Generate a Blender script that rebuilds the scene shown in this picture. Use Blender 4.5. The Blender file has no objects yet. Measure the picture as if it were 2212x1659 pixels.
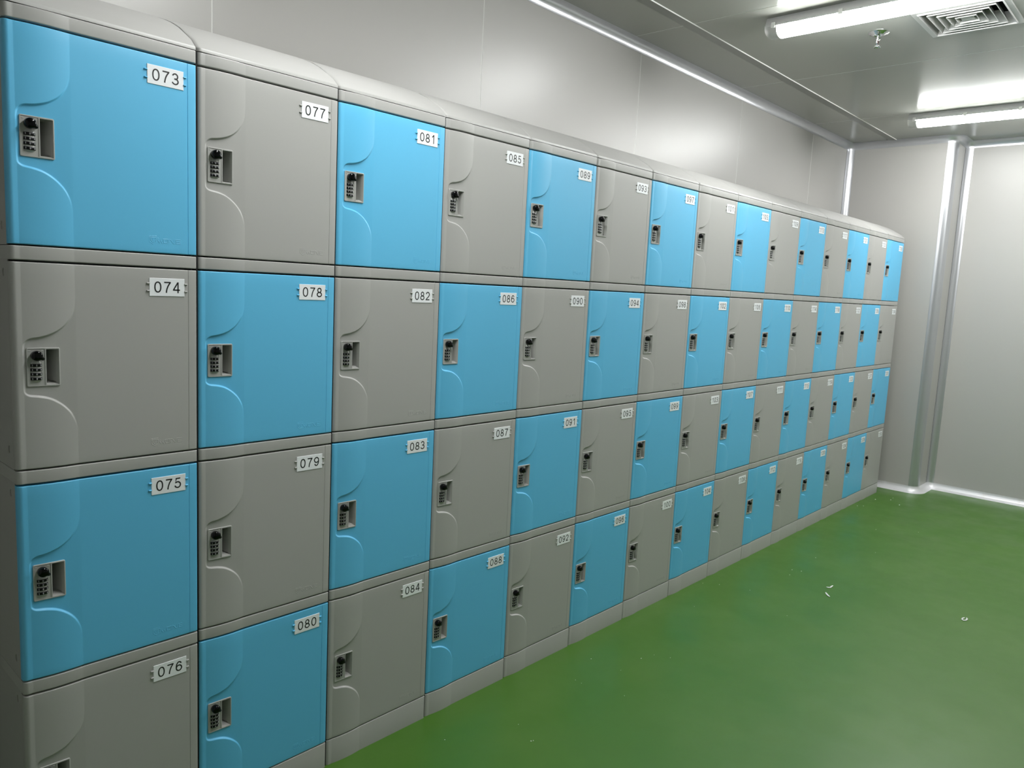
import bpy, math, random
import numpy as np
from mathutils import Matrix, Vector
from mathutils.geometry import tessellate_polygon

# ------------------------------------------------------------------ camera, world, exposure
SC = bpy.context.scene
COL = SC.collection
U = 0.382                                   # width of one locker column in metres

cam_d = bpy.data.cameras.new('camera')
cam = bpy.data.objects.new('camera', cam_d)
COL.objects.link(cam)
CAM_POS = Vector((-0.44698, -1.77296, 1.42709))
F_PX = 1647.84
R_RIGHT = Vector((0.67769837, -0.73373058, 0.04862474))
R_FWD = Vector((0.73296285, 0.66871633, -0.12483562))
R_FWD.normalize()
R_RIGHT = (R_RIGHT - R_FWD * R_RIGHT.dot(R_FWD)).normalized()
R_UP = R_RIGHT.cross(R_FWD)
m = Matrix.Identity(4)
for i in range(3):
    m[i][0], m[i][1], m[i][2], m[i][3] = R_RIGHT[i], R_UP[i], -R_FWD[i], CAM_POS[i]
cam.matrix_world = m
cam_d.sensor_fit = 'HORIZONTAL'
cam_d.sensor_width = 36.0
cam_d.lens = F_PX / 2212 * 36.0
cam_d.clip_start = 0.02
SC.camera = cam

world = bpy.data.worlds.new('world')
SC.world = world
world.use_nodes = True
world.node_tree.nodes['Background'].inputs[0].default_value = (0.5, 0.52, 0.5, 1)
world.node_tree.nodes['Background'].inputs[1].default_value = 0.05

SC.view_settings.view_transform = 'Standard'
SC.view_settings.look = 'None'
SC.view_settings.gamma = 1.0
SC.view_settings.use_curve_mapping = False
SC.view_settings.exposure = 1.35
LAMP_STRENGTH = 30.0
SC.cycles.use_denoising = True
SC.cycles.max_bounces = 10
SC.cycles.diffuse_bounces = 6
SC.cycles.glossy_bounces = 4
SC.cycles.sample_clamp_indirect = 6.0

random.seed(7)

# ------------------------------------------------------------------ materials
def srgb(r, g, b):
    f = lambda c: c / 12.92 if c <= 0.04045 else ((c + 0.055) / 1.055) ** 2.4
    return (f(r / 255), f(g / 255), f(b / 255), 1)


def mat(name, color, rough=0.5, metal=0.0, spec=0.5, bump=None, mottle=None, rough_var=None, coat=0.0):
    mt = bpy.data.materials.new(name)
    mt.use_nodes = True
    nt = mt.node_tree
    p = nt.nodes['Principled BSDF']
    p.inputs['Base Color'].default_value = color
    p.inputs['Roughness'].default_value = rough
    p.inputs['Metallic'].default_value = metal
    p.inputs['Specular IOR Level'].default_value = spec
    p.inputs['Coat Weight'].default_value = coat
    tc = nt.nodes.new('ShaderNodeTexCoord')
    if mottle:
        sc, col2, lo, hi = mottle
        n = nt.nodes.new('ShaderNodeTexNoise')
        n.inputs['Scale'].default_value = sc
        n.inputs['Detail'].default_value = 6
        n.inputs['Roughness'].default_value = 0.6
        nt.links.new(tc.outputs['Object'], n.inputs['Vector'])
        r = nt.nodes.new('ShaderNodeMapRange')
        r.inputs['From Min'].default_value = lo
        r.inputs['From Max'].default_value = hi
        nt.links.new(n.outputs['Fac'], r.inputs['Value'])
        mx = nt.nodes.new('ShaderNodeMix')
        mx.data_type = 'RGBA'
        mx.inputs['A'].default_value = color
        mx.inputs['B'].default_value = col2
        nt.links.new(r.outputs['Result'], mx.inputs['Factor'])
        nt.links.new(mx.outputs['Result'], p.inputs['Base Color'])
    if rough_var:
        sc, lo, hi = rough_var
        n = nt.nodes.new('ShaderNodeTexNoise')
        n.inputs['Scale'].default_value = sc
        n.inputs['Detail'].default_value = 5
        nt.links.new(tc.outputs['Object'], n.inputs['Vector'])
        r = nt.nodes.new('ShaderNodeMapRange')
        r.inputs['From Min'].default_value = 0.35
        r.inputs['From Max'].default_value = 0.65
        r.inputs['To Min'].default_value = lo
        r.inputs['To Max'].default_value = hi
        nt.links.new(n.outputs['Fac'], r.inputs['Value'])
        nt.links.new(r.outputs['Result'], p.inputs['Roughness'])
    if bump:
        sc, st, dist = bump
        n = nt.nodes.new('ShaderNodeTexNoise')
        n.inputs['Scale'].default_value = sc
        n.inputs['Detail'].default_value = 3
        nt.links.new(tc.outputs['Object'], n.inputs['Vector'])
        b = nt.nodes.new('ShaderNodeBump')
        b.inputs['Strength'].default_value = st
        b.inputs['Distance'].default_value = dist
        nt.links.new(n.outputs['Fac'], b.inputs['Height'])
        nt.links.new(b.outputs['Normal'], p.inputs['Normal'])
    return mt


M = {}
M['grey'] = mat('grey_plastic', srgb(168, 167, 165), 0.42, spec=0.45, bump=(1400, 0.12, 0.0004))
M['blue'] = mat('blue_plastic', srgb(96, 185, 228), 0.42, spec=0.45, bump=(1400, 0.12, 0.0004))
M['lock'] = mat('lock_grey_plastic', srgb(169, 169, 166), 0.38, bump=(1600, 0.08, 0.0003))
M['black'] = mat('black_plastic', srgb(6, 6, 7), 0.14, spec=0.25)
M['dial'] = mat('dial_black', srgb(9, 9, 12), 0.35, spec=0.3)
M['mark'] = mat('dial_print', srgb(200, 200, 205), 0.5)
M['plate'] = mat('plate_white', srgb(236, 238, 242), 0.35)
M['ink'] = mat('number_ink', srgb(14, 14, 16), 0.5)
M['gap_black'] = mat('gap_shade_black', srgb(14, 14, 15), 0.7, spec=0.2)  # black of the added strips that paint shade into the column joints
M['wall'] = mat('painted_steel_panel', srgb(177, 175, 172), 0.36, spec=0.55)
M['ceil'] = mat('painted_steel_ceiling', srgb(152, 153, 147), 0.16, spec=0.35)
M['seal_lit_edge'] = mat('white_sealant_and_lit_edge', srgb(225, 225, 222), 0.5)  # panel joints; also paints the lit edge of the ceiling strip
M['alu'] = mat('satin_aluminium', srgb(192, 193, 197), 0.30, metal=0.75)
M['skirt'] = mat('anodised_skirting', srgb(222, 221, 224), 0.36, metal=0.3,
                  mottle=(9.0, srgb(198, 190, 184), 0.6, 0.85))
M['floor'] = mat('green_epoxy', srgb(64, 107, 27), 0.36, spec=0.5,
                 mottle=(2.2, srgb(75, 113, 40), 0.45, 0.8), rough_var=(4.0, 0.3, 0.46), bump=(30, 0.06, 0.002))
M['white'] = mat('white_plastic', srgb(225, 225, 222), 0.4)
M['housing'] = mat('lamp_housing_plastic', srgb(200, 200, 200), 0.4)
M['chrome'] = mat('chrome', srgb(225, 225, 225), 0.12, metal=1.0)
M['dark'] = mat('duct_dark', srgb(60, 58, 58), 0.7)
M['vent'] = mat('vent_white_paint', srgb(178, 178, 176), 0.4)
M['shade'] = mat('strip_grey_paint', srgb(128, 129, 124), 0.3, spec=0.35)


def lamp_mat():
    mt = bpy.data.materials.new('lit_diffuser')
    mt.use_nodes = True
    p = mt.node_tree.nodes['Principled BSDF']
    p.inputs['Base Color'].default_value = srgb(240, 240, 240)
    p.inputs['Roughness'].default_value = 0.3
    p.inputs['Emission Color'].default_value = (0.985, 1.0, 0.985, 1)
    p.inputs['Emission Strength'].default_value = LAMP_STRENGTH
    return mt


M['lit'] = lamp_mat()


def clear_mat():
    mt = bpy.data.materials.new('clear_diffuser_end')
    mt.use_nodes = True
    p = mt.node_tree.nodes['Principled BSDF']
    p.inputs['Base Color'].default_value = srgb(232, 232, 230)
    p.inputs['Roughness'].default_value = 0.2
    p.inputs['Transmission Weight'].default_value = 0.35
    p.inputs['IOR'].default_value = 1.45
    return mt


M['clear'] = clear_mat()

# ------------------------------------------------------------------ mesh helpers
class MB:
    """collects vertices and faces of ONE mesh"""
    def __init__(s):
        s.v, s.f, s.mi = [], [], []

    def add(s, verts, faces, mi=0):
        o = len(s.v)
        s.v.extend([tuple(map(float, p)) for p in verts])
        s.f.extend([tuple(i + o for i in f) for f in faces])
        s.mi.extend([mi] * len(faces))

    def box(s, x0, x1, y0, y1, z0, z1, mi=0):
        v = [(x0, y0, z0), (x1, y0, z0), (x1, y1, z0), (x0, y1, z0), (x0, y0, z1), (x1, y0, z1), (x1, y1, z1), (x0, y1, z1)]
        f = [(0, 3, 2, 1), (4, 5, 6, 7), (0, 1, 5, 4), (1, 2, 6, 5), (2, 3, 7, 6), (3, 0, 4, 7)]
        s.add(v, f, mi)

    def cbox(s, x0, x1, y0, y1, z0, z1, c, mi=0):
        """box whose front (low y) edges are chamfered by c"""
        v = [(x0 + c, y0, z0 + c), (x1 - c, y0, z0 + c), (x1 - c, y0, z1 - c), (x0 + c, y0, z1 - c),
             (x0, y0 + c, z0), (x1, y0 + c, z0), (x1, y0 + c, z1), (x0, y0 + c, z1),
             (x0, y1, z0), (x1, y1, z0), (x1, y1, z1), (x0, y1, z1)]
        f = [(0, 1, 2, 3), (8, 11, 10, 9)]
        for k in range(4):
            n = (k + 1) % 4
            f += [(4 + k, 4 + n, n, k), (8 + k, 8 + n, 4 + n, 4 + k)]
        s.add(v, f, mi)

    def loft(s, rings, closed=True, cap0=True, cap1=True, mi=0):
        n = len(rings[0])
        v = [p for r in rings for p in r]
        f = []
        for i in range(len(rings) - 1):
            for j in range(n if closed else n - 1):
                k = (j + 1) % n
                f.append((i * n + j, i * n + k, (i + 1) * n + k, (i + 1) * n + j))
        if closed and cap0:
            f.append(tuple(range(n))[::-1])
        if closed and cap1:
            f.append(tuple((len(rings) - 1) * n + j for j in range(n)))
        s.add(v, f, mi)

    def panel(s, xs, zs, hfun, yback, mi=0, hole=None, back=True):
        """height field facing -y with skirts going back to yback"""
        xs, zs = np.asarray(xs), np.asarray(zs)
        X, Z = np.meshgrid(xs, zs)
        Y = -hfun(X, Z)
        nz, nx = X.shape
        v = np.stack([X, Y, Z], -1).reshape(-1, 3)
        f = []
        for j in range(nz - 1):
            for i in range(nx - 1):
                if hole and hole[0] <= xs[i] and xs[i + 1] <= hole[1] and hole[2] <= zs[j] and zs[j + 1] <= hole[3]:
                    continue
                a = j * nx + i
                f.append((a, a + 1, a + nx + 1, a + nx))
        loop = [i for i in range(nx)] + [j * nx + nx - 1 for j in range(1, nz)] + \
               [(nz - 1) * nx + i for i in range(nx - 2, -1, -1)] + [j * nx for j in range(nz - 2, 0, -1)]
        o = len(v)
        bv = [(v[k][0], yback, v[k][2]) for k in loop]
        n = len(loop)
        for k in range(n):
            q = (k + 1) % n
            f.append((loop[q], loop[k], o + k, o + q))
        if back:
            f.append(tuple(o + k for k in range(n)))
        s.add(list(map(tuple, v)) + bv, f, mi)

    def build(s, name, mats, parent=None, smooth=35, xform=None):
        me = bpy.data.meshes.new(name)
        v = s.v if xform is None else [xform(p) for p in s.v]
        me.from_pydata(v, [], s.f)
        if not isinstance(mats, (list, tuple)):
            mats = [mats]
        for k in mats:
            me.materials.append(k)
        me.polygons.foreach_set('material_index', s.mi)
        me.validate()
        import bmesh
        bm = bmesh.new()
        bm.from_mesh(me)
        bmesh.ops.remove_doubles(bm, verts=bm.verts, dist=1e-6)
        bmesh.ops.recalc_face_normals(bm, faces=bm.faces) if getattr(s, 'recalc', True) else None
        bm.to_mesh(me)
        bm.free()
        if smooth:
            me.polygons.foreach_set('use_smooth', [True] * len(me.polygons))
            me.set_sharp_from_angle(angle=math.radians(smooth))
        me.update()
        o = bpy.data.objects.new(name, me)
        COL.objects.link(o)
        if parent:
            o.parent = parent
        return o


def empty(name, loc):
    o = bpy.data.objects.new(name, None)
    o.empty_display_size = 0.05
    o.location = loc
    COL.objects.link(o)
    return o


def tag(o, label, cat, group=None, kind=None):
    o['label'] = label
    o['category'] = cat
    if group:
        o['group'] = group
    if kind:
        o['kind'] = kind
    return o


def struct(o, label, cat):
    return tag(o, label, cat, kind='structure')


def copy_to(o, parent):
    c = o.copy()
    COL.objects.link(c)
    c.parent = parent
    return c


# ------------------------------------------------------------------ the setting
CEIL = 7.05 * U
WALL_Y = 1.45 * U
END_X = 15.62 * U
REC_X = 16.39 * U
RET_Y = -0.57 * U
NEAR_X = -2.7 * U
RIGHT_Y = -9.2 * U
RC = 0.12 * U            # radius of the coved trims
RO = 0.16 * U            # radius of the outer corner

# plan corners: (x, y, radius, kind) walked with the room on the right hand side
CORNERS = [((NEAR_X, WALL_Y), RC, 'in'), ((END_X, WALL_Y), RC, 'in'), ((END_X, RET_Y), RO, 'out'),
           ((REC_X, RET_Y), RC, 'in'), ((REC_X, RIGHT_Y), RC, 'in'), ((NEAR_X, RIGHT_Y), RC, 'in')]
NA = 10


def corner_points(k, d):
    """points of corner k of the plan, moved d into the room"""
    P = Vector(CORNERS[k][0])
    A = Vector(CORNERS[k - 1][0])
    B = Vector(CORNERS[(k + 1) % len(CORNERS)][0])
    r, kind = CORNERS[k][1], CORNERS[k][2]
    u = (P - A).normalized()
    w = (B - P).normalized()
    c = P - u * r + w * r
    rr = r - d if kind == 'in' else r + d
    pts = []
    for i in range(NA + 1):
        a = math.pi / 2 * i / NA
        # direction from centre: starts at -w, ends at +u
        pts.append(c + (-w * math.cos(a) + u * math.sin(a)) * rr)
    return pts


def plan(k0, k1, d, half0=False, half1=False):
    pts = []
    k = k0
    while True:
        cp = corner_points(k % len(CORNERS), d)
        if k == k0:
            cp = cp[-1:]
        if k == k1:
            cp = cp[:1]
        pts += cp
        if k == k1:
            break
        k += 1
    return pts


def sweep(name, profile, pts_fun, material, smooth=50):
    b = MB()
    rows = [[(p.x, p.y, z) for p in pts_fun(d)] for d, z in profile]
    n = len(rows[0])
    v = [p for r in rows for p in r]
    f = []
    for i in range(len(rows) - 1):
        for j in range(n - 1):
            f.append((i * n + j, i * n + j + 1, (i + 1) * n + j + 1, (i + 1) * n + j))
    b.add(v, f)
    return b.build(name, material, smooth=smooth)


# walls: flat panels between the corner trims, with the joints between panels as shallow grooves
def wall(name, p, q, cuts, label):
    """p, q in plan; cuts = distances from p where panels meet"""
    b = MB()
    p, q = Vector(p), Vector(q)
    t = (q - p).normalized()
    nrm = Vector((t.y, -t.x))          # into the room (room on the right)
    L = (q - p).length
    g, dep = 0.0018, 0.003
    edges = [0.0]
    for c in sorted(cuts):
        if g < c < L - g:
            edges += [c - g, c + g]
    edges.append(L)

    def P(s, d, z):
        w = p + t * s + nrm * d
        return (w.x, w.y, z)
    for i in range(0, len(edges) - 1):
        a, c = edges[i], edges[i + 1]
        if i % 2 == 0:
            b.add([P(a, 0, 0), P(c, 0, 0), P(c, 0, CEIL), P(a, 0, CEIL)], [(0, 1, 2, 3)])
        else:
            mid = (a + c) / 2
            b.add([P(a, 0, 0), P(mid, -dep * 0.4, 0), P(c, 0, 0), P(a, 0, CEIL), P(mid, -dep * 0.4, CEIL), P(c, 0, CEIL)],
                  [(0, 1, 4, 3), (1, 2, 5, 4)], 1)
    b.recalc = False
    o = b.build(name, [M['wall'], M['seal_lit_edge']], smooth=0)
    return struct(o, label, 'wall')


seams = [1.80, 4.78, 7.755, 10.72, 13.70]
wall('wall_left', (NEAR_X + RC, WALL_Y), (END_X - RC, WALL_Y), [x * U - NEAR_X - RC for x in [-1.18] + seams],
     'pale grey steel panel wall rising behind the row of lockers')
wall('wall_far', (END_X, WALL_Y - RC), (END_X, RET_Y + RO), [],
     'narrow pale wall panel at the far end just beyond the last lockers')
wall('wall_return', (END_X + RO, RET_Y), (REC_X - RC, RET_Y), [], 'short return between the two far wall panels')
wall('wall_recess', (REC_X, RET_Y - RC), (REC_X, RIGHT_Y + RC), [2.98 * U * k for k in (1, 2)],
     'pale far wall panel set back to the right of the metal corner')
wall('wall_right', (REC_X - RC, RIGHT_Y), (NEAR_X + RC, RIGHT_Y), [2.98 * U * k for k in range(1, 10)],
     'pale steel panel wall on the side facing the lockers')
wall('wall_near', (NEAR_X, RIGHT_Y + RC), (NEAR_X, WALL_Y - RC), [2.98 * U * k for k in (1, 2, 3)],
     'pale steel panel wall at the near end of the room')

# vertical corner trims
for n, (k, lab) in enumerate([(1, 'vertical coved aluminium trim in the corner behind the last lockers'),
                              (2, 'wide rounded aluminium corner trim projecting at the far wall'),
                              (3, 'vertical coved aluminium trim in the recess beside the rounded corner'),
                              (4, 'vertical coved trim in the far right corner'),
                              (5, 'vertical coved trim in the near right corner'),
                              (0, 'vertical coved trim in the near left corner')]):
    o = sweep('trim_%d' % (n + 1), [(0.0, 0.0), (0.0, CEIL)], lambda d, k=k: corner_points(k, 0.0015), M['alu'])
    struct(o, lab, 'trim')

# ceiling cove and skirting swept round the plan
def cove_profile(z0, sgn):
    pr = [(0.0, z0 - sgn * RC * 1.03), (0.0016, z0 - sgn * RC * 1.03)]
    for i in range(9):
        a = math.pi / 2 * i / 8
        pr.append((0.0016 + RC - RC * math.cos(a) - 0.0016 * i / 8, z0 - sgn * RC + sgn * RC * math.sin(a)))
    return pr


def run(k0, k1):
    return lambda d: [corner_points(k0 % 6, d)[-1], corner_points(k1 % 6, d)[0]]


def run_corner(k):
    return lambda d: corner_points(k % 6, d)


cp = cove_profile(CEIL, 1)
bp = cove_profile(0.0, -1)
names = ['left', 'far', 'return', 'recess', 'right', 'near']
for k in range(6):
    o = sweep('trim_%d' % (7 + k), cp, run(k, k + 1), M['alu'])
    struct(o, 'rounded aluminium cove between ceiling and the %s wall' % names[k], 'trim')
    o = sweep('trim_%d' % (13 + k), cp, run_corner(k), M['alu'])
    struct(o, 'rounded aluminium corner piece of the ceiling cove where the %s wall begins' % names[k], 'trim')
    o = sweep('baseboard_%s' % names[k], bp, run(k, k + 1), M['skirt'])
    struct(o, 'rounded aluminium skirting at the foot of the %s wall' % names[k], 'baseboard')
    o = sweep('trim_%d' % (19 + k), bp, run_corner(k), M['skirt'])
    struct(o, 'rounded aluminium corner piece of the skirting where the %s wall begins' % names[k], 'trim')

# floor
b = MB()
b.add([(NEAR_X, RIGHT_Y, 0), (REC_X, RIGHT_Y, 0), (REC_X, WALL_Y, 0), (NEAR_X, WALL_Y, 0)], [(0, 1, 2, 3)])
struct(b.build('floor', M['floor'], smooth=0), 'smooth green epoxy floor with faint scuffs', 'floor')

# ceiling: panels with joints across the room and an opening for the vent
VX0, VX1, VY0, VY1 = 8.53 * U, 9.44 * U, -2.57 * U, -1.70 * U
b = MB()
xs = [NEAR_X, REC_X, VX0, VX1]
g = 0.0015
joints = [x * U for x in (-1.53, 1.46, 4.45, 7.445, 10.43, 13.43)]
for j in joints:
    xs += [j - g, j + g]
xs = sorted(xs)
ys = sorted([RIGHT_Y, VY0, VY1, WALL_Y])
for i in range(len(xs) - 1):
    joint = abs(xs[i + 1] - xs[i] - 2 * g) < 1e-6
    for j in range(len(ys) - 1):
        if xs[i] >= VX0 - 1e-6 and xs[i + 1] <= VX1 + 1e-6 and ys[j] >= VY0 - 1e-6 and ys[j + 1] <= VY1 + 1e-6:
            continue
        x0, x1, y0, y1 = xs[i], xs[i + 1], ys[j], ys[j + 1]
        if joint:
            xm = (x0 + x1) / 2
            b.add([(x0, y0, CEIL), (x0, y1, CEIL), (xm, y1, CEIL + .0012), (xm, y0, CEIL + .0012), (x1, y1, CEIL), (x1, y0, CEIL)],
                  [(0, 1, 2, 3), (3, 2, 4, 5)], 1)
        else:
            b.add([(x0, y0, CEIL), (x0, y1, CEIL), (x1, y1, CEIL), (x1, y0, CEIL)], [(0, 1, 2, 3)])
b.recalc = False
struct(b.build('ceiling', [M['ceil'], M['seal_lit_edge']], smooth=0), 'glossy grey steel panel ceiling with fine joints', 'ceiling')

# flat strip along the ceiling parallel to the lockers
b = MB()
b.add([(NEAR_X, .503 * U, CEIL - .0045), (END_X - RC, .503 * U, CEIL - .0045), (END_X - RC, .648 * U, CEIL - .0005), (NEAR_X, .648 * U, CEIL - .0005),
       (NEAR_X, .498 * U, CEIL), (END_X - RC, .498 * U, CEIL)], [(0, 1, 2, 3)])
b.add(b.v[:2] + b.v[4:], [(2, 3, 1, 0)], 1)  # side edge coloured white: the lamplight it catches is painted on
struct(b.build('trim_25', [M['shade'], M['seal_lit_edge']], smooth=0), 'flat grey strip along the ceiling parallel to the lockers, with an edge painted bright as if catching lamplight', 'trim')

# ------------------------------------------------------------------ locker shapes
DH = 0.43055                # pitch of door opening
RAIL = 0.0314
MODULE = DH + RAIL
PLINTH = 0.0786
DEPTH = 0.498
XB = 0.1184                 # right end of the bulge
XS = 0.020                  # left end of the bulge


def bulge(x):
    """front profile shared by doors, rails and plinths (metres towards the room)"""
    x = np.asarray(x, float)
    t = np.clip((x - XS) / (XB - XS), 0, 1)
    h = -0.0022 * (1 - t) + 0.0037 * 4 * t * (1 - t)
    r = 0.0115
    c = np.clip(r - x, 0, r)
    h = h - 1.55 * (r - np.sqrt(np.maximum(r * r - c * c, 0)))
    r2 = 0.0025
    c = np.clip(x - (U - 0.0025 - r2), 0, r2)
    return h - (r2 - np.sqrt(np.maximum(r2 * r2 - c * c, 0)))


def edge(z, z0, z1, r):
    d = np.minimum(z - z0, z1 - z)
    c = np.clip(r - d, 0, r)
    return -(r - np.sqrt(np.maximum(r * r - c * c, 0)))


def zfine(z0, z1, r, mid=()):
    e = [0, .08 * r, .25 * r, .5 * r, .75 * r, r]
    return sorted(set([round(z0 + k, 6) for k in e] + [round(z1 - k, 6) for k in e] + [round(k, 6) for k in mid]))


X0, X1 = 0.0025, U - 0.0025
XFINE = sorted(set([round(X0 + k, 6) for k in (0, .0003, .001, .002, .0035, .005, .007, .009, .0115)] +
                   list(np.round(np.arange(.0125, .1225, .003), 6)) + [XS, XB, .2, .3] +
                   [round(X1 - k, 6) for k in (.0025, .0018, .001, .0005, .0001, 0)]))

# lower and upper edge of the scooped lock pocket (millimetres), traced on the flat front
UP = [(118.4, 400), (118.4, 375), (118.2, 356), (116.5, 338.7), (110.8, 320.7), (101.2, 305.5), (92.5, 296.3), (82.5, 288.9),
      (73, 283.6), (63.8, 280.0), (54.5, 277), (45.5, 275.0), (39, 274.2), (33.6, 273.2), (29, 271.2), (25.6, 268.4), (22.6, 264),
      (21.2, 258.5), (21.0, 250)]
LOW = [(21.0, 172), (21.2, 164.5), (22.6, 161), (25.6, 158.2), (29, 156.4), (33.6, 155.3), (39, 154.6), (45.5, 153.7), (54.5, 151.9),
       (63.8, 149.2), (73, 144.9), (82.9, 138.6), (92.5, 130.6), (101.2, 121.2), (107.5, 111.5), (113.2, 98.8), (116.7, 86.7),
       (118.2, 73), (118.4, 55), (118.4, 30)]


def chaikin(p, n=2):
    for _ in range(n):
        q = [p[0]]
        for a, c in zip(p, p[1:]):
            q += [(a[0] * .75 + c[0] * .25, a[1] * .75 + c[1] * .25), (a[0] * .25 + c[0] * .75, a[1] * .25 + c[1] * .75)]
        q.append(p[-1])
        p = q
    return p


POCKET = np.array(chaikin(UP + LOW, 2)) / 1000


def pocket_mask(X, Z):
    """0 inside the pocket, 1 outside, with a narrow rounded step"""
    pts = np.stack([X.ravel(), Z.ravel()], 1)
    best = np.full(len(pts), 1.0)
    near = (pts[:, 0] < .126)
    idx = np.where(near)[0]
    q = pts[idx]
    bd = np.full(len(q), 1.0)
    for a, c in zip(POCKET[:-1], POCKET[1:]):
        d = c - a
        L2 = d @ d
        if L2 < 1e-14:
            continue
        t = np.clip(((q - a) @ d) / L2, 0, 1)
        bd = np.minimum(bd, np.hypot(*(q - a - t[:, None] * d).T))
    best[idx] = bd
    # inside test: polygon closed on the right far away
    poly = np.vstack([POCKET, [[.5, POCKET[-1][1]], [.5, POCKET[0][1]]]])
    inside = np.zeros(len(pts), bool)
    x, y = pts.T
    for a, c in zip(poly, np.roll(poly, -1, 0)):
        cond = (a[1] > y) != (c[1] > y)
        with np.errstate(divide='ignore', invalid='ignore'):
            xi = (c[0] - a[0]) * (y - a[1]) / (c[1] - a[1] + 1e-15) + a[0]
        inside ^= cond & (x < xi)
    sd = np.where(inside, -best, best)
    w = 0.0021
    t = np.clip((sd + w) / (2 * w), 0, 1)
    return (t * t * (3 - 2 * t)).reshape(X.shape)


def pocket_floor(x):
    t = np.clip((np.asarray(x, float) - .021) / (XB - .021), 0, 1)
    return -0.0052 * (1 - t)


DZ0, DZ1 = 0.0021, DH - 0.0018


def door_height(X, Z):
    m_ = pocket_mask(X, Z)
    h = m_ * bulge(X) + (1 - m_) * np.minimum(pocket_floor(X), 0.0)
    h = np.where(X < .0125, bulge(X), h)
    h = h + edge(Z, DZ0, DZ1, .0022)
    gx = np.abs(X - .3597)
    h = h - np.where(gx < .0009, .0009 * (1 - gx / .0009), 0)
    h = np.where(X > X1 - .0025, bulge(X) + edge(Z, DZ0, DZ1, .0022), h)
    return h


def door_mesh():
    b = MB()
    xs = sorted(set([round(X0 + k, 6) for k in (0, .0003, .001, .002, .0035, .005, .007, .009, .0115)] +
                    list(np.round(np.arange(.0135, .1225, .0009), 6)) + [.16, .22, .29, .3582] +
                    [round(.3597 + k, 6) for k in (-.0009, 0, .0009)] +
                    [round(X1 - k, 6) for k in (.0025, .0018, .001, .0005, .0001, 0)]))
    zs = zfine(DZ0, DZ1, .0022, list(np.round(np.arange(.028, .402, .0009), 6)) + [.016])
    b.panel(xs, zs, door_height, .0215, hole=(.0275, .0855, .1765, .2535), back=False)
    return b


def part(o, parent):
    o.parent = parent
    return o


def rounded_rect(x0, x1, z0, z1, r, y, n=4):
    pts = []
    for cx, cz, a0 in ((x1 - r, z1 - r, 0), (x0 + r, z1 - r, 90), (x0 + r, z0 + r, 180), (x1 - r, z0 + r, 270)):
        for i in range(n + 1):
            a = math.radians(a0 + 90 * i / n)
            pts.append((cx + r * math.cos(a), y, cz + r * math.sin(a)))
    return pts


def shear(p):
    return (p[0], p[1] - float(pocket_floor(p[0])), p[2])


# strokes of the digits, unit box 0.64 x 1
def ell(cx, cy, rx, ry, a0, a1, n=18, p=2.0):
    out = []
    for i in range(n + 1):
        a = math.radians(a0 + (a1 - a0) * i / n)
        c, s_ = math.cos(a), math.sin(a)
        out.append((cx + rx * math.copysign(abs(c) ** (2 / p), c), cy + ry * math.copysign(abs(s_) ** (2 / p), s_)))
    return out


def digit_strokes(d):
    if d == '0':
        return [(ell(.32, .5, .26, .445, 0, 360, 36, 2.25)[:-1], True)]
    if d == '1':
        return [([(.15, .735), (.25, .80), (.335, .88), (.375, .95), (.41, .95), (.41, 0)], False)]
    if d == '2':
        return [(ell(.315, .68, .255, .265, 172, -28, 16) + [(.44, .43), (.30, .30), (.16, .18), (.075, .058), (.60, .058)], False)]
    if d == '3':
        return [(ell(.31, .715, .225, .232, 165, -78, 16) + [(.24, .513)], False), ([(.24, .513)] + ell(.31, .285, .262, .232, 82, -165, 20), False)]
    if d == '4':
        return [([(.455, 0), (.455, .93), (.42, .93), (.05, .30), (.05, .272), (.63, .272)], False)]
    if d == '5':
        return [([(.555, .94), (.175, .94), (.105, .485)] + ell(.31, .335, .262, .278, 140, -165, 20), False)]
    if d == '6':
        return [(ell(.325, .33, .255, .275, 0, 360, 30)[:-1], True), (ell(.335, .48, .265, .465, 190, 38, 18), False)]
    if d == '7':
        return [([(.05, .942), (.585, .942), (.585, .915), (.46, .74), (.36, .55), (.285, .33), (.245, .13), (.235, 0)], False)]
    if d == '8':
        return [(ell(.32, .725, .205, .22, 0, 360, 28)[:-1], True), (ell(.32, .275, .262, .222, 0, 360, 30)[:-1], True)]
    if d == '9':
        return [([(.64 - x, 1 - y) for x, y in st], c) for st, c in digit_strokes('6')]


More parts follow.
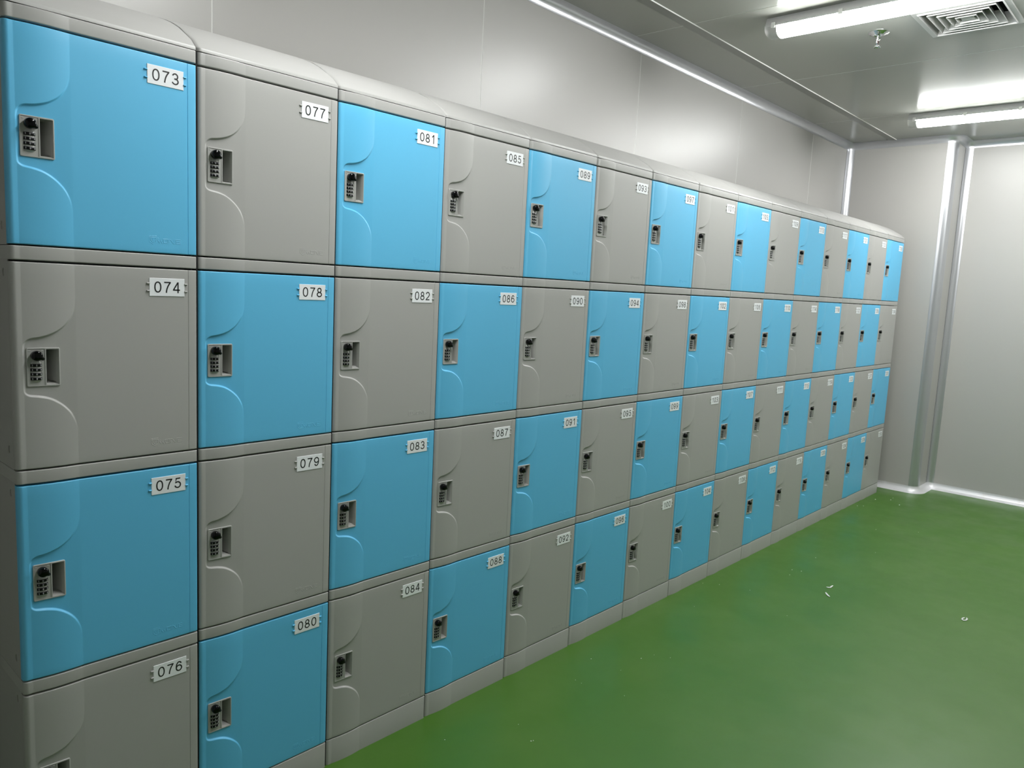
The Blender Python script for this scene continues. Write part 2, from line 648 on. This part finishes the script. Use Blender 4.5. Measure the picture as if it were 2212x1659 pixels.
def ribbon(b, pts, closed, w, y0, y1, place, mi=0, front=1.0):
    """stroke of width w; place(x, z) -> (x, z)"""
    n = len(pts)
    P = [np.array(p, float) for p in pts]
    L, R, LB, RB = [], [], [], []
    for i in range(n):
        a = P[i - 1] if (i > 0 or closed) else None
        c = P[(i + 1) % n] if (i < n - 1 or closed) else None
        d1 = (P[i] - a) / (np.linalg.norm(P[i] - a) + 1e-12) if a is not None else None
        d2 = (c - P[i]) / (np.linalg.norm(c - P[i]) + 1e-12) if c is not None else None
        if d1 is None:
            d1 = d2
        if d2 is None:
            d2 = d1
        n1 = np.array([-d1[1], d1[0]])
        n2 = np.array([-d2[1], d2[0]])
        mv = n1 + n2
        k = mv @ n1
        mv = mv / k if k > .35 else mv / .35
        L.append(P[i] + mv * w * front / 2)
        R.append(P[i] - mv * w * front / 2)
        LB.append(P[i] + mv * w / 2)
        RB.append(P[i] - mv * w / 2)
    v = []
    for l, r, lb, rb in zip(L, R, LB, RB):
        (lx, lz), (rx, rz), (lbx, lbz), (rbx, rbz) = place(*l), place(*r), place(*lb), place(*rb)
        v += [(lx, y0, lz), (rx, y0, rz), (rbx, y1, rbz), (lbx, y1, lbz)]
    f = []
    for i in range(n if closed else n - 1):
        j = (i + 1) % n
        a, c = 4 * i, 4 * j
        for k in range(4):
            q = (k + 1) % 4
            f.append((a + k, a + q, c + q, c + k))
    if not closed:
        f += [(0, 1, 2, 3), tuple(4 * (n - 1) + k for k in (3, 2, 1, 0))]
    b.add(v, f, mi)


# ---- prototype pieces of a locker, in the locker's own frame (x right, y into the wall, z up)
def make_body():
    b = MB()
    rz0, rz1 = DH + .0022, MODULE - .0012
    b.panel(XFINE, zfine(rz0, rz1, .0022), lambda X, Z: bulge(X) + edge(Z, rz0, rz1, .0022), DEPTH)
    # carcass with bolt holes in both flanks
    y0, y1, z0, z1 = .0220, DEPTH, 0.0, DH + .0022
    xa, xc = .0025, U - .0025
    yi = .060
    for xa2, xb2 in ((xa, xa + .0022), (xc - .0022, xc)):      # front edges of the side walls
        b.add([(xa2, y0, z0), (xb2, y0, z0), (xb2, y0, z1), (xa2, y0, z1)], [(0, 1, 2, 3)])
    for xi in (xa + .0022, xc - .0022):
        b.add([(xi, y0, z0), (xi, yi, z0), (xi, yi, z1), (xi, y0, z1)], [(0, 1, 2, 3)])
    b.add([(xa, yi, z0), (xc, yi, z0), (xc, yi, z1), (xa, yi, z1)], [(0, 1, 2, 3)])
    b.add([(xa, y1, z0), (xc, y1, z0), (xc, y1, z1), (xa, y1, z1)], [(3, 2, 1, 0)])
    b.add([(xa, y0, z0), (xa, y1, z0), (xc, y1, z0), (xc, y0, z0)], [(0, 1, 2, 3)])
    outer = [(y0, z0), (y1, z0), (y1, z1), (y0, z1)]
    holes = []
    for hz in (.0385, .4065):
        for hy in (.052, .44):
            holes.append([(hy + .0062 * math.cos(a), hz + .0085 * math.sin(a)) for a in np.linspace(0, 2 * math.pi, 17)[:-1]])
    loops = [outer] + holes
    flat = [p for l in loops for p in l]
    tris = tessellate_polygon([[Vector((p[0], p[1], 0)) for p in l] for l in loops])
    for x, dx in ((xa, .012), (xc, -.012)):
        b.add([(x, p[0], p[1]) for p in flat], [tuple(t) for t in tris])
        for l in holes:
            n = len(l)
            v = [(x, *p) for p in l] + [(x + dx, *p) for p in l]
            b.add(v, [(i, (i + 1) % n, n + (i + 1) % n, n + i) for i in range(n)] + [tuple(range(n, 2 * n))])
    return b


LOCKX0, LOCKX1, LOCKZ0, LOCKZ1 = .0257, .0869, .1745, .2550


def make_lock():
    """lock case: raised rim, key panel on the left, deep finger pull on the right"""
    b = MB()
    yf = -.0026
    rings = [rounded_rect(LOCKX0, LOCKX1, LOCKZ0, LOCKZ1, .0030, .0022),
             rounded_rect(LOCKX0, LOCKX1, LOCKZ0, LOCKZ1, .0030, yf + .0009),
             rounded_rect(LOCKX0 + .0008, LOCKX1 - .0008, LOCKZ0 + .0008, LOCKZ1 - .0008, .0026, yf)]
    b.loft(rings, cap0=False, cap1=False)
    outer = rings[-1]
    # two openings in the front ring: key panel (shallow) and finger pull (deep)
    A = rounded_rect(.0280, .0590, .1768, .2527, .0008, yf, 2)
    Bq = rounded_rect(.0613, .0846, .1775, .2520, .0012, yf, 2)
    loops = [outer, A, Bq]
    flat = [p for l in loops for p in l]
    tris = tessellate_polygon([[Vector((p[0], p[2], 0)) for p in l] for l in loops])
    b.add(flat, [tuple(t) for t in tris])
    A2 = [(p[0], yf + .0009, p[2]) for p in A]
    b.loft([A, A2], cap0=False, cap1=True)
    # finger pull: straight left wall, curved right wall, sloped sill
    n = 8
    prof = [(.0613, 0), (.0611, .0040), (.0540, .0480), (.0705, .0500), (.0780, .0200), (.0803, .0110), (.0815, .0050), (.0846, .0)]
    top = [(x, yf + d, .2520 - .0010 * (d > 0)) for x, d in prof]
    bot = [(x, yf + d, .1775 + .5 * min(d, .012)) for x, d in prof]
    b.loft([bot, top], closed=False)
    b.add(bot, [tuple(range(n))])
    b.add(top, [tuple(range(n))])
    # barrel that carries the dials
    yb = yf + .0009
    cx = .0427
    rows = []
    for z, k in ((.1838, 0.0), (.1850, .5), (.1872, 1), (.2232, 1), (.2262, .75), (.2290, .3), (.2305, 0)):
        rr = []
        for i in range(13):
            a = math.pi * (i / 12)
            rr.append((cx - .0088 * (.55 + .45 * k) * math.cos(a), yb + .0004 - .0036 * k * math.sin(a), z))
        rows.append(rr)
    b.loft(rows, closed=False)
    # raised symbols beside the knob
    for x in (.0290, .0520):
        b.cbox(x, x + .0044, yb - .0005, yb + .001, .2474, .2500, .0003)
    return b


def make_dial(k):
    """one code wheel showing three digits"""
    b = MB()
    yb = -.0026 + .0009
    cx, r, h = .0427, .0104, .0058
    z = (.2190, .2098, .2005, .1910)[k] - h / 2
    top, bot = [], []
    N = 14
    pr = [(cx - r * math.cos(math.pi * i / N), yb + .0003 - .0054 * math.sin(math.pi * i / N) ** .8) for i in range(N + 1)]
    rings = []
    for dz, sh in ((0, .0005), (.0006, 0), (h - .0006, 0), (h, .0005)):
        rings.append([(x, y + sh, z + dz) for x, y in pr])
    b.loft(rings, closed=False)
    b.add(rings[0], [tuple(range(N + 1))])
    b.add(rings[-1], [tuple(range(N + 1))])
    for i, d in enumerate('109'):
        a = math.pi * (.2 + .3 * i)
        xc_ = cx - r * math.cos(a) * .92
        yc_ = yb + .0003 - .0054 * math.sin(a) ** .8 - .00025 - (.0009 if i != 1 else 0)
        for st, c in digit_strokes(d):
            ribbon(b, st, c, .16, yc_ - .0001, yc_ + .0016, lambda x, zz: (xc_ + (x - .32) * .0030 * (.5 + .5 * math.sin(a)), z + h / 2 + (zz - .5) * .0036), 1)
    return b


def make_knob():
    b = MB()
    cx, cz = .0428, .2390
    yb = -.0026 + .0009

    def ring(r, y, nib):
        pts = []
        for i in range(40):
            a = 2 * math.pi * i / 40
            # a pointer nib leaves the round knob towards the lower right
            da = (a - math.radians(-33) + math.pi) % (2 * math.pi) - math.pi
            rr = r + nib * min(1, 1.7 * max(0, 1 - abs(da) / .40))
            pts.append((cx + rr * math.cos(a), y, cz + rr * math.sin(a)))
        return pts
    b.loft([ring(.0098, yb, .001), ring(.0098, yb - .0022, .0022), ring(.0104, yb - .0030, .0046), ring(.0103, yb - .0105, .0046),
            ring(.0096, yb - .0128, .0036), ring(.0072, yb - .0145, .0015), ring(.0030, yb - .0152, 0)], cap0=True, cap1=True)
    return b


PX0, PX1, PZ0, PZ1 = .2708, .3503, .3670, .4075


def make_plate():
    b = MB()
    b.cbox(PX0, PX1, -.0013, .0002, PZ0, PZ1, .0004)
    return b


def make_clip(x, z):
    b = MB()
    rings = []
    for dx, s_ in ((0, .55), (.0010, 1), (.0065, 1), (.0075, .55)):
        rings.append([(x + dx, (.0002 - .0036 * s_ * math.sin(a)) if a <= math.pi else .0004, z + .0020 * s_ * math.cos(a))
                      for a in [math.pi * i / 8 for i in range(9)]])
    b.loft(rings, closed=True)
    return b


def make_number(txt):
    b = MB()
    h, pitch = .0250, .0212
    x0 = (PX0 + PX1) / 2 - (2 * pitch + .64 * h) / 2
    z0 = (PZ0 + PZ1) / 2 - h / 2 + .0003
    for i, d in enumerate(txt):
        ox = x0 + i * pitch
        for k, (st, c) in enumerate(digit_strokes(d)):
            ribbon(b, st, c, .113, -.00155 - .00004 * k, -.0012, lambda x, z: (ox + x * h, z0 + z * h))
    return b


def make_emblem():
    """raised shield and lettering moulded into the door"""
    b = MB()
    w = .0021

    def st(pts, closed=False, ww=w):
        n = len(pts)
        ribbon(b, [(x / 1000, z / 1000) for x, z in pts], closed, ww, -.0003, .0001, lambda x, z: (x, z), front=.45)
    # shield with a bar on top and a small crest inside
    st([(271.8, 38.4), (276.5, 38.4)]); st([(277.8, 38.4), (282, 38.4)]); st([(283.2, 38.4), (288, 38.4)])
    st([(272.6, 35.4), (287.2, 35.4), (287.2, 26.2), (279.9, 21.4), (272.6, 26.2)], True)
    st([(276.4, 32.6), (276.4, 27.8), (279.9, 25.2), (283.4, 27.8), (283.4, 32.6)]); st([(279.9, 33), (279.9, 28)])
    # W O N E
    st([(290.4, 34.2), (292.4, 34.2)]); st([(290.6, 31), (294.4, 24.6), (297.2, 30.2), (300, 24.6), (301.6, 29)])
    st([(303.2, 33.6), (313.4, 33.6), (312.8, 25.2), (304.6, 25.2)], True)
    st([(316.4, 24.6), (316.4, 33.6), (319.4, 33.6), (325.6, 25.2), (328.4, 25.2), (328.4, 34.2)])
    for z in (33.6, 29.4, 25.2):
        st([(331.4, z), (341.4, z)])
    st([(331.9, 33.6), (331.9, 25.2)])
    return b


pieces = dict(
    body=make_body(), door=door_mesh(), lock=make_lock(), knob=make_knob(), plate=make_plate(), emblem=make_emblem())
proto = empty('locker', (0, 0, 0))
P_body = pieces['body'].build('body', M['grey'], proto, 35)
P_door = pieces['door'].build('door', M['grey'], proto, 42)
P_emb = pieces['emblem'].build('emblem', M['grey'], P_door, 30)
P_clips = [make_clip(x, z).build('plate_clip', M['grey'], P_door, 50) for x, z in ((.2643, .3953), (.2643, .3785), (.3493, .3953), (.3493, .3785))]
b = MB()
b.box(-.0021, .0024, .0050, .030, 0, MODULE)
P_gap_shade = b.build('gap_shade', M['gap_black'], proto, 0)  # added strip: the crevice's shade between columns put in as black colour
P_gap_shade['label'] = 'added black strip painting shade into the joint to the neighbouring locker'
P_lock = pieces['lock'].build('combination_lock', M['lock'], proto, 35, xform=shear)
P_knob = pieces['knob'].build('knob', M['black'], P_lock, 45, xform=shear)
P_dials = [make_dial(k).build('dial', [M['dial'], M['mark']], P_lock, 40, xform=shear) for k in range(4)]
P_plate = pieces['plate'].build('number_plate', M['plate'], proto, 20)
for o in [P_door, P_emb] + P_clips:                       # colour is set per object so the meshes can be shared
    o.material_slots[0].link = 'OBJECT'
    o.material_slots[0].material = M['grey']

ROWS = ['top row', 'second row from the top', 'third row from the top', 'bottom row']
NCOL = 15


def place_locker(c, r, root, body, door, emb, clips, lock, knob, dials, plate):
    num = 73 + 4 * c + r
    blue = (c + r) % 2 == 0
    z = PLINTH + MODULE * (3 - r)
    root.location = (c * U, 0, z)
    tag(root, '%s plastic locker with plate numbered %03d in the %s' % ('blue-doored' if blue else 'all-grey', num, ROWS[r]),
        'locker', 'numbered plastic lockers along the wall')
    for o in [door, emb] + clips:
        o.material_slots[0].material = M['blue' if blue else 'grey']
    make_number('%03d' % num).build('number', M['ink'], plate, 0)


for c in range(NCOL):
    for r in range(4):
        if c == 0 and r == 0:
            place_locker(c, r, proto, P_body, P_door, P_emb, P_clips, P_lock, P_knob, P_dials, P_plate)
            continue
        root = proto.copy()
        COL.objects.link(root)
        body, door, lock, plate = (copy_to(o, root) for o in (P_body, P_door, P_lock, P_plate))
        emb = copy_to(P_emb, door)
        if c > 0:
            copy_to(P_gap_shade, root)
        clips = [copy_to(o, door) for o in P_clips]
        knob = copy_to(P_knob, lock)
        dials = [copy_to(o, lock) for o in P_dials]
        place_locker(c, r, root, body, door, emb, clips, lock, knob, dials, plate)

bpy.data.objects.remove(P_gap_shade)          # the first column stands free on its left: no strip there

# plinths and sloped caps, one per column
b = MB()
b.panel(XFINE, zfine(0.0, PLINTH - .0010, .0018), lambda X, Z: bulge(X) + np.where(Z > .04, edge(Z, -1, PLINTH - .0010, .0022), 0), DEPTH)
plinth = b.build('plinth', M['grey'], None, 35)
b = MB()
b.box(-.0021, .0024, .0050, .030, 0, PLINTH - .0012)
P_plinth_shade = b.build('gap_shade', M['gap_black'], None, 0)  # same added black strip, painting joint shade between plinths

CAP0 = PLINTH + 4 * MODULE
prof = [(0, .0006), (.0, .0070), (.0008, .0086), (.0025, .0098)]
for y, z in ((.06, 5.117), (.13, 5.160), (.228, 5.217), (.33, 5.263), (.43, 5.300), (.523, 5.331), (.626, 5.360), (.731, 5.387), (.85, 5.413),
             (1.0, 5.441), (1.15, 5.462), (1.28, 5.474)):
    prof.append((y * U, z * U - CAP0))
prof += [(DEPTH, 5.476 * U - CAP0), (DEPTH, .0006)]
rings = []
for x in [.0021, .0024, .0030, .0040, .005, .007, .009, .0115, .02, U - .0039, U - .0027, U - .0021]:
    r = .0115
    c = max(0, r - x)
    cin = 1.55 * (r - math.sqrt(max(r * r - c * c, 0)))
    k = max(0, x - (U - .0039)) / .0018
    rings.append([(x, min(y + cin * max(0, 1 - y / .12) + .0022, DEPTH), z - (.0011 * k * k if z > .003 else 0)) for y, z in prof])
b = MB()
b.loft(rings)
cap = b.build('sloped_cap', M['grey'], None, 30)

for c in range(NCOL):
    pl = plinth if c == 0 else plinth.copy()
    cpo = cap if c == 0 else cap.copy()
    if c:
        COL.objects.link(pl)
        COL.objects.link(cpo)
        q = P_plinth_shade if c == 1 else P_plinth_shade.copy()
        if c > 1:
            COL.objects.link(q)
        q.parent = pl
    pl.location = (c * U, 0, 0)
    cpo.location = (c * U, 0, CAP0)
    tag(pl, 'low grey plinth standing on the green floor under locker %03d' % (76 + 4 * c), 'plinth', 'plinths under the lockers')
    tag(cpo, 'sloped grey cap sitting on top of locker %03d' % (73 + 4 * c), 'cap', 'sloped caps on the lockers')

# ------------------------------------------------------------------ ceiling lights
def make_light(xc, label, dy=0.0):
    y1, y0 = (-0.285 - dy) * U, (-3.60 - dy) * U               # end nearest the lockers, other end
    root = empty('ceiling_light', (xc, (y0 + y1) / 2, CEIL))
    L = (y1 - y0) / 2
    tag(root, label, 'light', 'long ceiling lights across the room')
    # housing: narrow at the ceiling, widening to the rim
    b = MB()
    sec = [(-.030, 0), (-.0335, -.004), (-.0455, -.036), (-.0500, -.038), (-.0500, -.043), (.0500, -.043), (.0500, -.038), (.0455, -.036), (.0335, -.004), (.030, 0)]
    b.loft([[(x * s_, y, z) for x, z in sec] for y, s_ in ((-L, .97), (-L + .006, 1), (L - .006, 1), (L, .97))])
    b.build('housing', M['housing'], root, 30)

    def bowl(name, ya, yb_, material, close=()):
        b = MB()
        rr = []
        for y, s_ in ((ya, .80 if 'a' in close else 1), (ya + .016 if 'a' in close else ya + .001, 1), (yb_ - .016 if 'b' in close else yb_ - .001, 1), (yb_, .80 if 'b' in close else 1)):
            pts = []
            for i in range(15):
                a = math.pi * i / 14
                pts.append((-.0475 * math.cos(a), y, -.043 - .041 * s_ * math.sin(a) ** .75))
            rr.append(pts)
        b.loft(rr, closed=True)
        return b.build(name, material, root, 40)
    bowl('lit_diffuser', -L + .055, L - .055, M['lit'])
    bowl('end_cap', -L, -L + .0545, M['clear'], 'a')
    bowl('end_cap', L - .0545, L, M['clear'], 'b')
    for i in range(5):
        for s_ in (-1, 1):
            b = MB()
            yy = -L + .04 + i * (2 * L - .08) / 4
            xa = s_ * .0515
            b.cbox(min(xa, s_ * .047), max(xa, s_ * .047), yy - .009, yy + .009, -.050, -.028, .0008)
            b.build('clip', M['white'], root, 30)
    return root


LX = [2.17, 7.86, 13.55]
make_light(LX[1] * U, 'long lit tube light on the ceiling beside the square air vent')
make_light(LX[2] * U, 'long lit tube light on the ceiling nearest the far wall')
make_light(LX[0] * U, 'long lit tube light on the ceiling nearest the near end of the room')

make_light(LX[2] * U, 'added out-of-view fill light shaped as a tube in line with the far light, towards the opposite wall', 4.2)  # added fill out of view, brightens the far wall

# ------------------------------------------------------------------ air vent
cxv, cyv = (VX0 + VX1) / 2, (VY0 + VY1) / 2
S = (VX1 - VX0) / 2
vent = empty('air_vent', (cxv, cyv, CEIL))
tag(vent, 'square white ceiling air vent with nested sloping louvres', 'vent')


def sq(h, z):
    return [(-h, -h, z), (h, -h, z), (h, h, z), (-h, h, z)]


b = MB()
F = S + .010
b.loft([sq(F, 0.0), sq(F, -.004), sq(F - .0015, -.006), sq(S - .012, -.006), sq(S - .014, -.011), sq(S - .0165, -.011), sq(S - .026, .045), sq(S - .024, .045), sq(S - .012, 0)], cap0=False, cap1=False)
b.build('frame', M['vent'], vent, 20)
b = MB()
b.loft([sq(S - .002, .0), sq(S - .002, .16)], cap0=False, cap1=True)
b.build('duct', M['dark'], vent, 0)
hs = [S - .042, S - .073, S - .104, S - .132]
for h in hs:
    b = MB()
    b.loft([sq(h - .024, .042), sq(h, -.009), sq(h - .0022, -.0105), sq(h - .028, .042)], cap0=False, cap1=False)
    b.build('louvre', M['vent'], vent, 20)
b = MB()
b.loft([sq(.006, .030), sq(.026, -.004), sq(.024, -.0055), sq(.012, -.0055)], cap0=False, cap1=True)
b.build('core', M['vent'], vent, 20)

# ------------------------------------------------------------------ sprinkler
spr = empty('sprinkler_head', (8.96 * U, -1.175 * U, CEIL))
tag(spr, 'small chrome sprinkler head hanging from the ceiling between light and vent', 'sprinkler')


def lathe(pr, n=28):
    return [[(r * math.cos(2 * math.pi * i / n), r * math.sin(2 * math.pi * i / n), z) for i in range(n)] for r, z in pr]


b = MB()
b.loft(lathe([(.044, 0), (.0445, -.003), (.041, -.006), (.034, -.007), (.029, -.012), (.022, -.013), (.018, -.010), (.010, -.010)]))
b.build('escutcheon', M['chrome'], spr, 40)
b = MB()
b.loft(lathe([(.0085, -.004), (.0085, -.022), (.0105, -.024), (.0105, -.032), (.0075, -.034), (.0065, -.038)]))
for s_ in (-1, 1):
    b.loft([[(s_ * (.0085 - k) - .0012, -.002, z), (s_ * (.0085 - k) + .0012, -.002, z), (s_ * (.0085 - k) + .0012, .002, z), (s_ * (.0085 - k) - .0012, .002, z)]
            for k, z in ((0, -.030), (-.001, -.044), (.002, -.054), (.0075, -.060))])
b.build('frame', M['chrome'], spr, 40)
b = MB()
b.loft(lathe([(.0022, -.036), (.0028, -.046), (.0022, -.058)], 12))
b.build('glass_bulb', mat('bulb_dark', srgb(70, 30, 28), 0.1), spr, 40)
b = MB()
n = 36
rr = []
for r, z in ((.003, -.059), (.010, -.0605), (.0165, -.066), (.0165, -.067), (.010, -.0618), (.003, -.0612)):
    rr.append([(r * (1 if i % 6 < 4 or r < .012 else .72) * math.cos(2 * math.pi * i / n), r * (1 if i % 6 < 4 or r < .012 else .72) * math.sin(2 * math.pi * i / n), z) for i in range(n)])
b.loft(rr)
b.build('deflector', M['chrome'], spr, 30)

# ------------------------------------------------------------------ litter on the floor
def floor_point(u, v):
    d = R_RIGHT * ((u - 1106) / F_PX) - R_UP * ((v - 829.5) / F_PX) + R_FWD
    t = -CAM_POS.z / d.z
    return CAM_POS + d * t


def tube(b, pts, r, n=8, flat=1.0):
    rings = []
    for i, p in enumerate(pts):
        a = pts[max(0, i - 1)]
        c = pts[min(len(pts) - 1, i + 1)]
        t = (Vector(c) - Vector(a)).normalized()
        s_ = Vector((0, 0, 1)).cross(t).normalized()
        k = .6 if i in (0, len(pts) - 1) else 1
        rings.append([tuple(Vector(p) + s_ * r * k * math.cos(2 * math.pi * j / n) + Vector((0, 0, 1)) * r * k * flat * math.sin(2 * math.pi * j / n)) for j in range(n)])
    b.loft(rings)


def litter(pix, r, label):
    b = MB()
    q = [floor_point(*p) for p in pix]
    base = sum(q, Vector()) / len(q)
    tube(b, [(p.x - base.x, p.y - base.y, r * .62) for p in q], r, flat=.62)
    o = b.build('plastic_scrap', M['white'], None, 50)
    o.location = (base.x, base.y, 0)
    tag(o, label, 'scrap', 'white scraps on the floor')


litter([(1785, 1269), (1789, 1270), (1793, 1270.3), (1796, 1268), (1799, 1266)], .0042, 'bent white plastic scrap on the green floor, the upper of a pair')
litter([(1783.5, 1281), (1785.5, 1284), (1788.5, 1287.5), (1792.5, 1290.5)], .0046, 'curved white plastic scrap on the green floor, the lower of a pair')
litter([(2083, 1335), (2079, 1336.5), (2078, 1339), (2081, 1341), (2086, 1341), (2089, 1338.5), (2088, 1335.5)], .0036, 'curled white plastic scrap lying alone on the right of the floor')

b = MB()
specks = [(1277, 1423.5, 2.2), (1385, 1422.5, 2.4), (961, 1598, 2), (1147, 1601, 2.6), (1152, 1600, 2), (1711, 1231, 2), (1731, 1234, 1.8), (1706, 1242, 1.8),
          (1891, 1079, 2), (1924, 1080, 1.8), (1943, 1091, 2.2), (1929, 1076, 1.6), (1852, 1093, 1.8), (1892, 1144, 1.5), (1865, 1093, 1.5), (1554, 1263, 1.6),
          (1518, 1260, 1.4), (1891, 1194, 1.5), (1413, 1415, 1.3), (1448, 1421, 1.6), (1243, 1469, 1.5), (1256, 1476, 1.3), (1349, 1503, 1.4), (1341, 1448, 1.2),
          (1120, 1565, 1.5), (1762, 1205, 1.6), (1984, 1150, 1.4), (1620, 1275, 1.2), (1500, 1310, 1.3), (1700, 1330, 1.3)]
for u, v, s_ in specks:
    p = floor_point(u, v)
    d = (p - CAM_POS).length
    r = s_ * d / F_PX * .55
    k = 5
    a0 = random.random() * 6
    ring0 = [(p.x + r * (.7 + .6 * random.random()) * math.cos(a0 + 2 * math.pi * i / k), p.y + r * (.7 + .6 * random.random()) * math.sin(a0 + 2 * math.pi * i / k), .0002) for i in range(k)]
    ring1 = [(p.x + (x - p.x) * .6, p.y + (y - p.y) * .6, r * .7) for x, y, z in ring0]
    b.loft([ring0, ring1])
o = b.build('floor_crumbs', M['white'], None, 0)
tag(o, 'tiny pale crumbs scattered over the green floor', 'crumbs', kind='stuff')
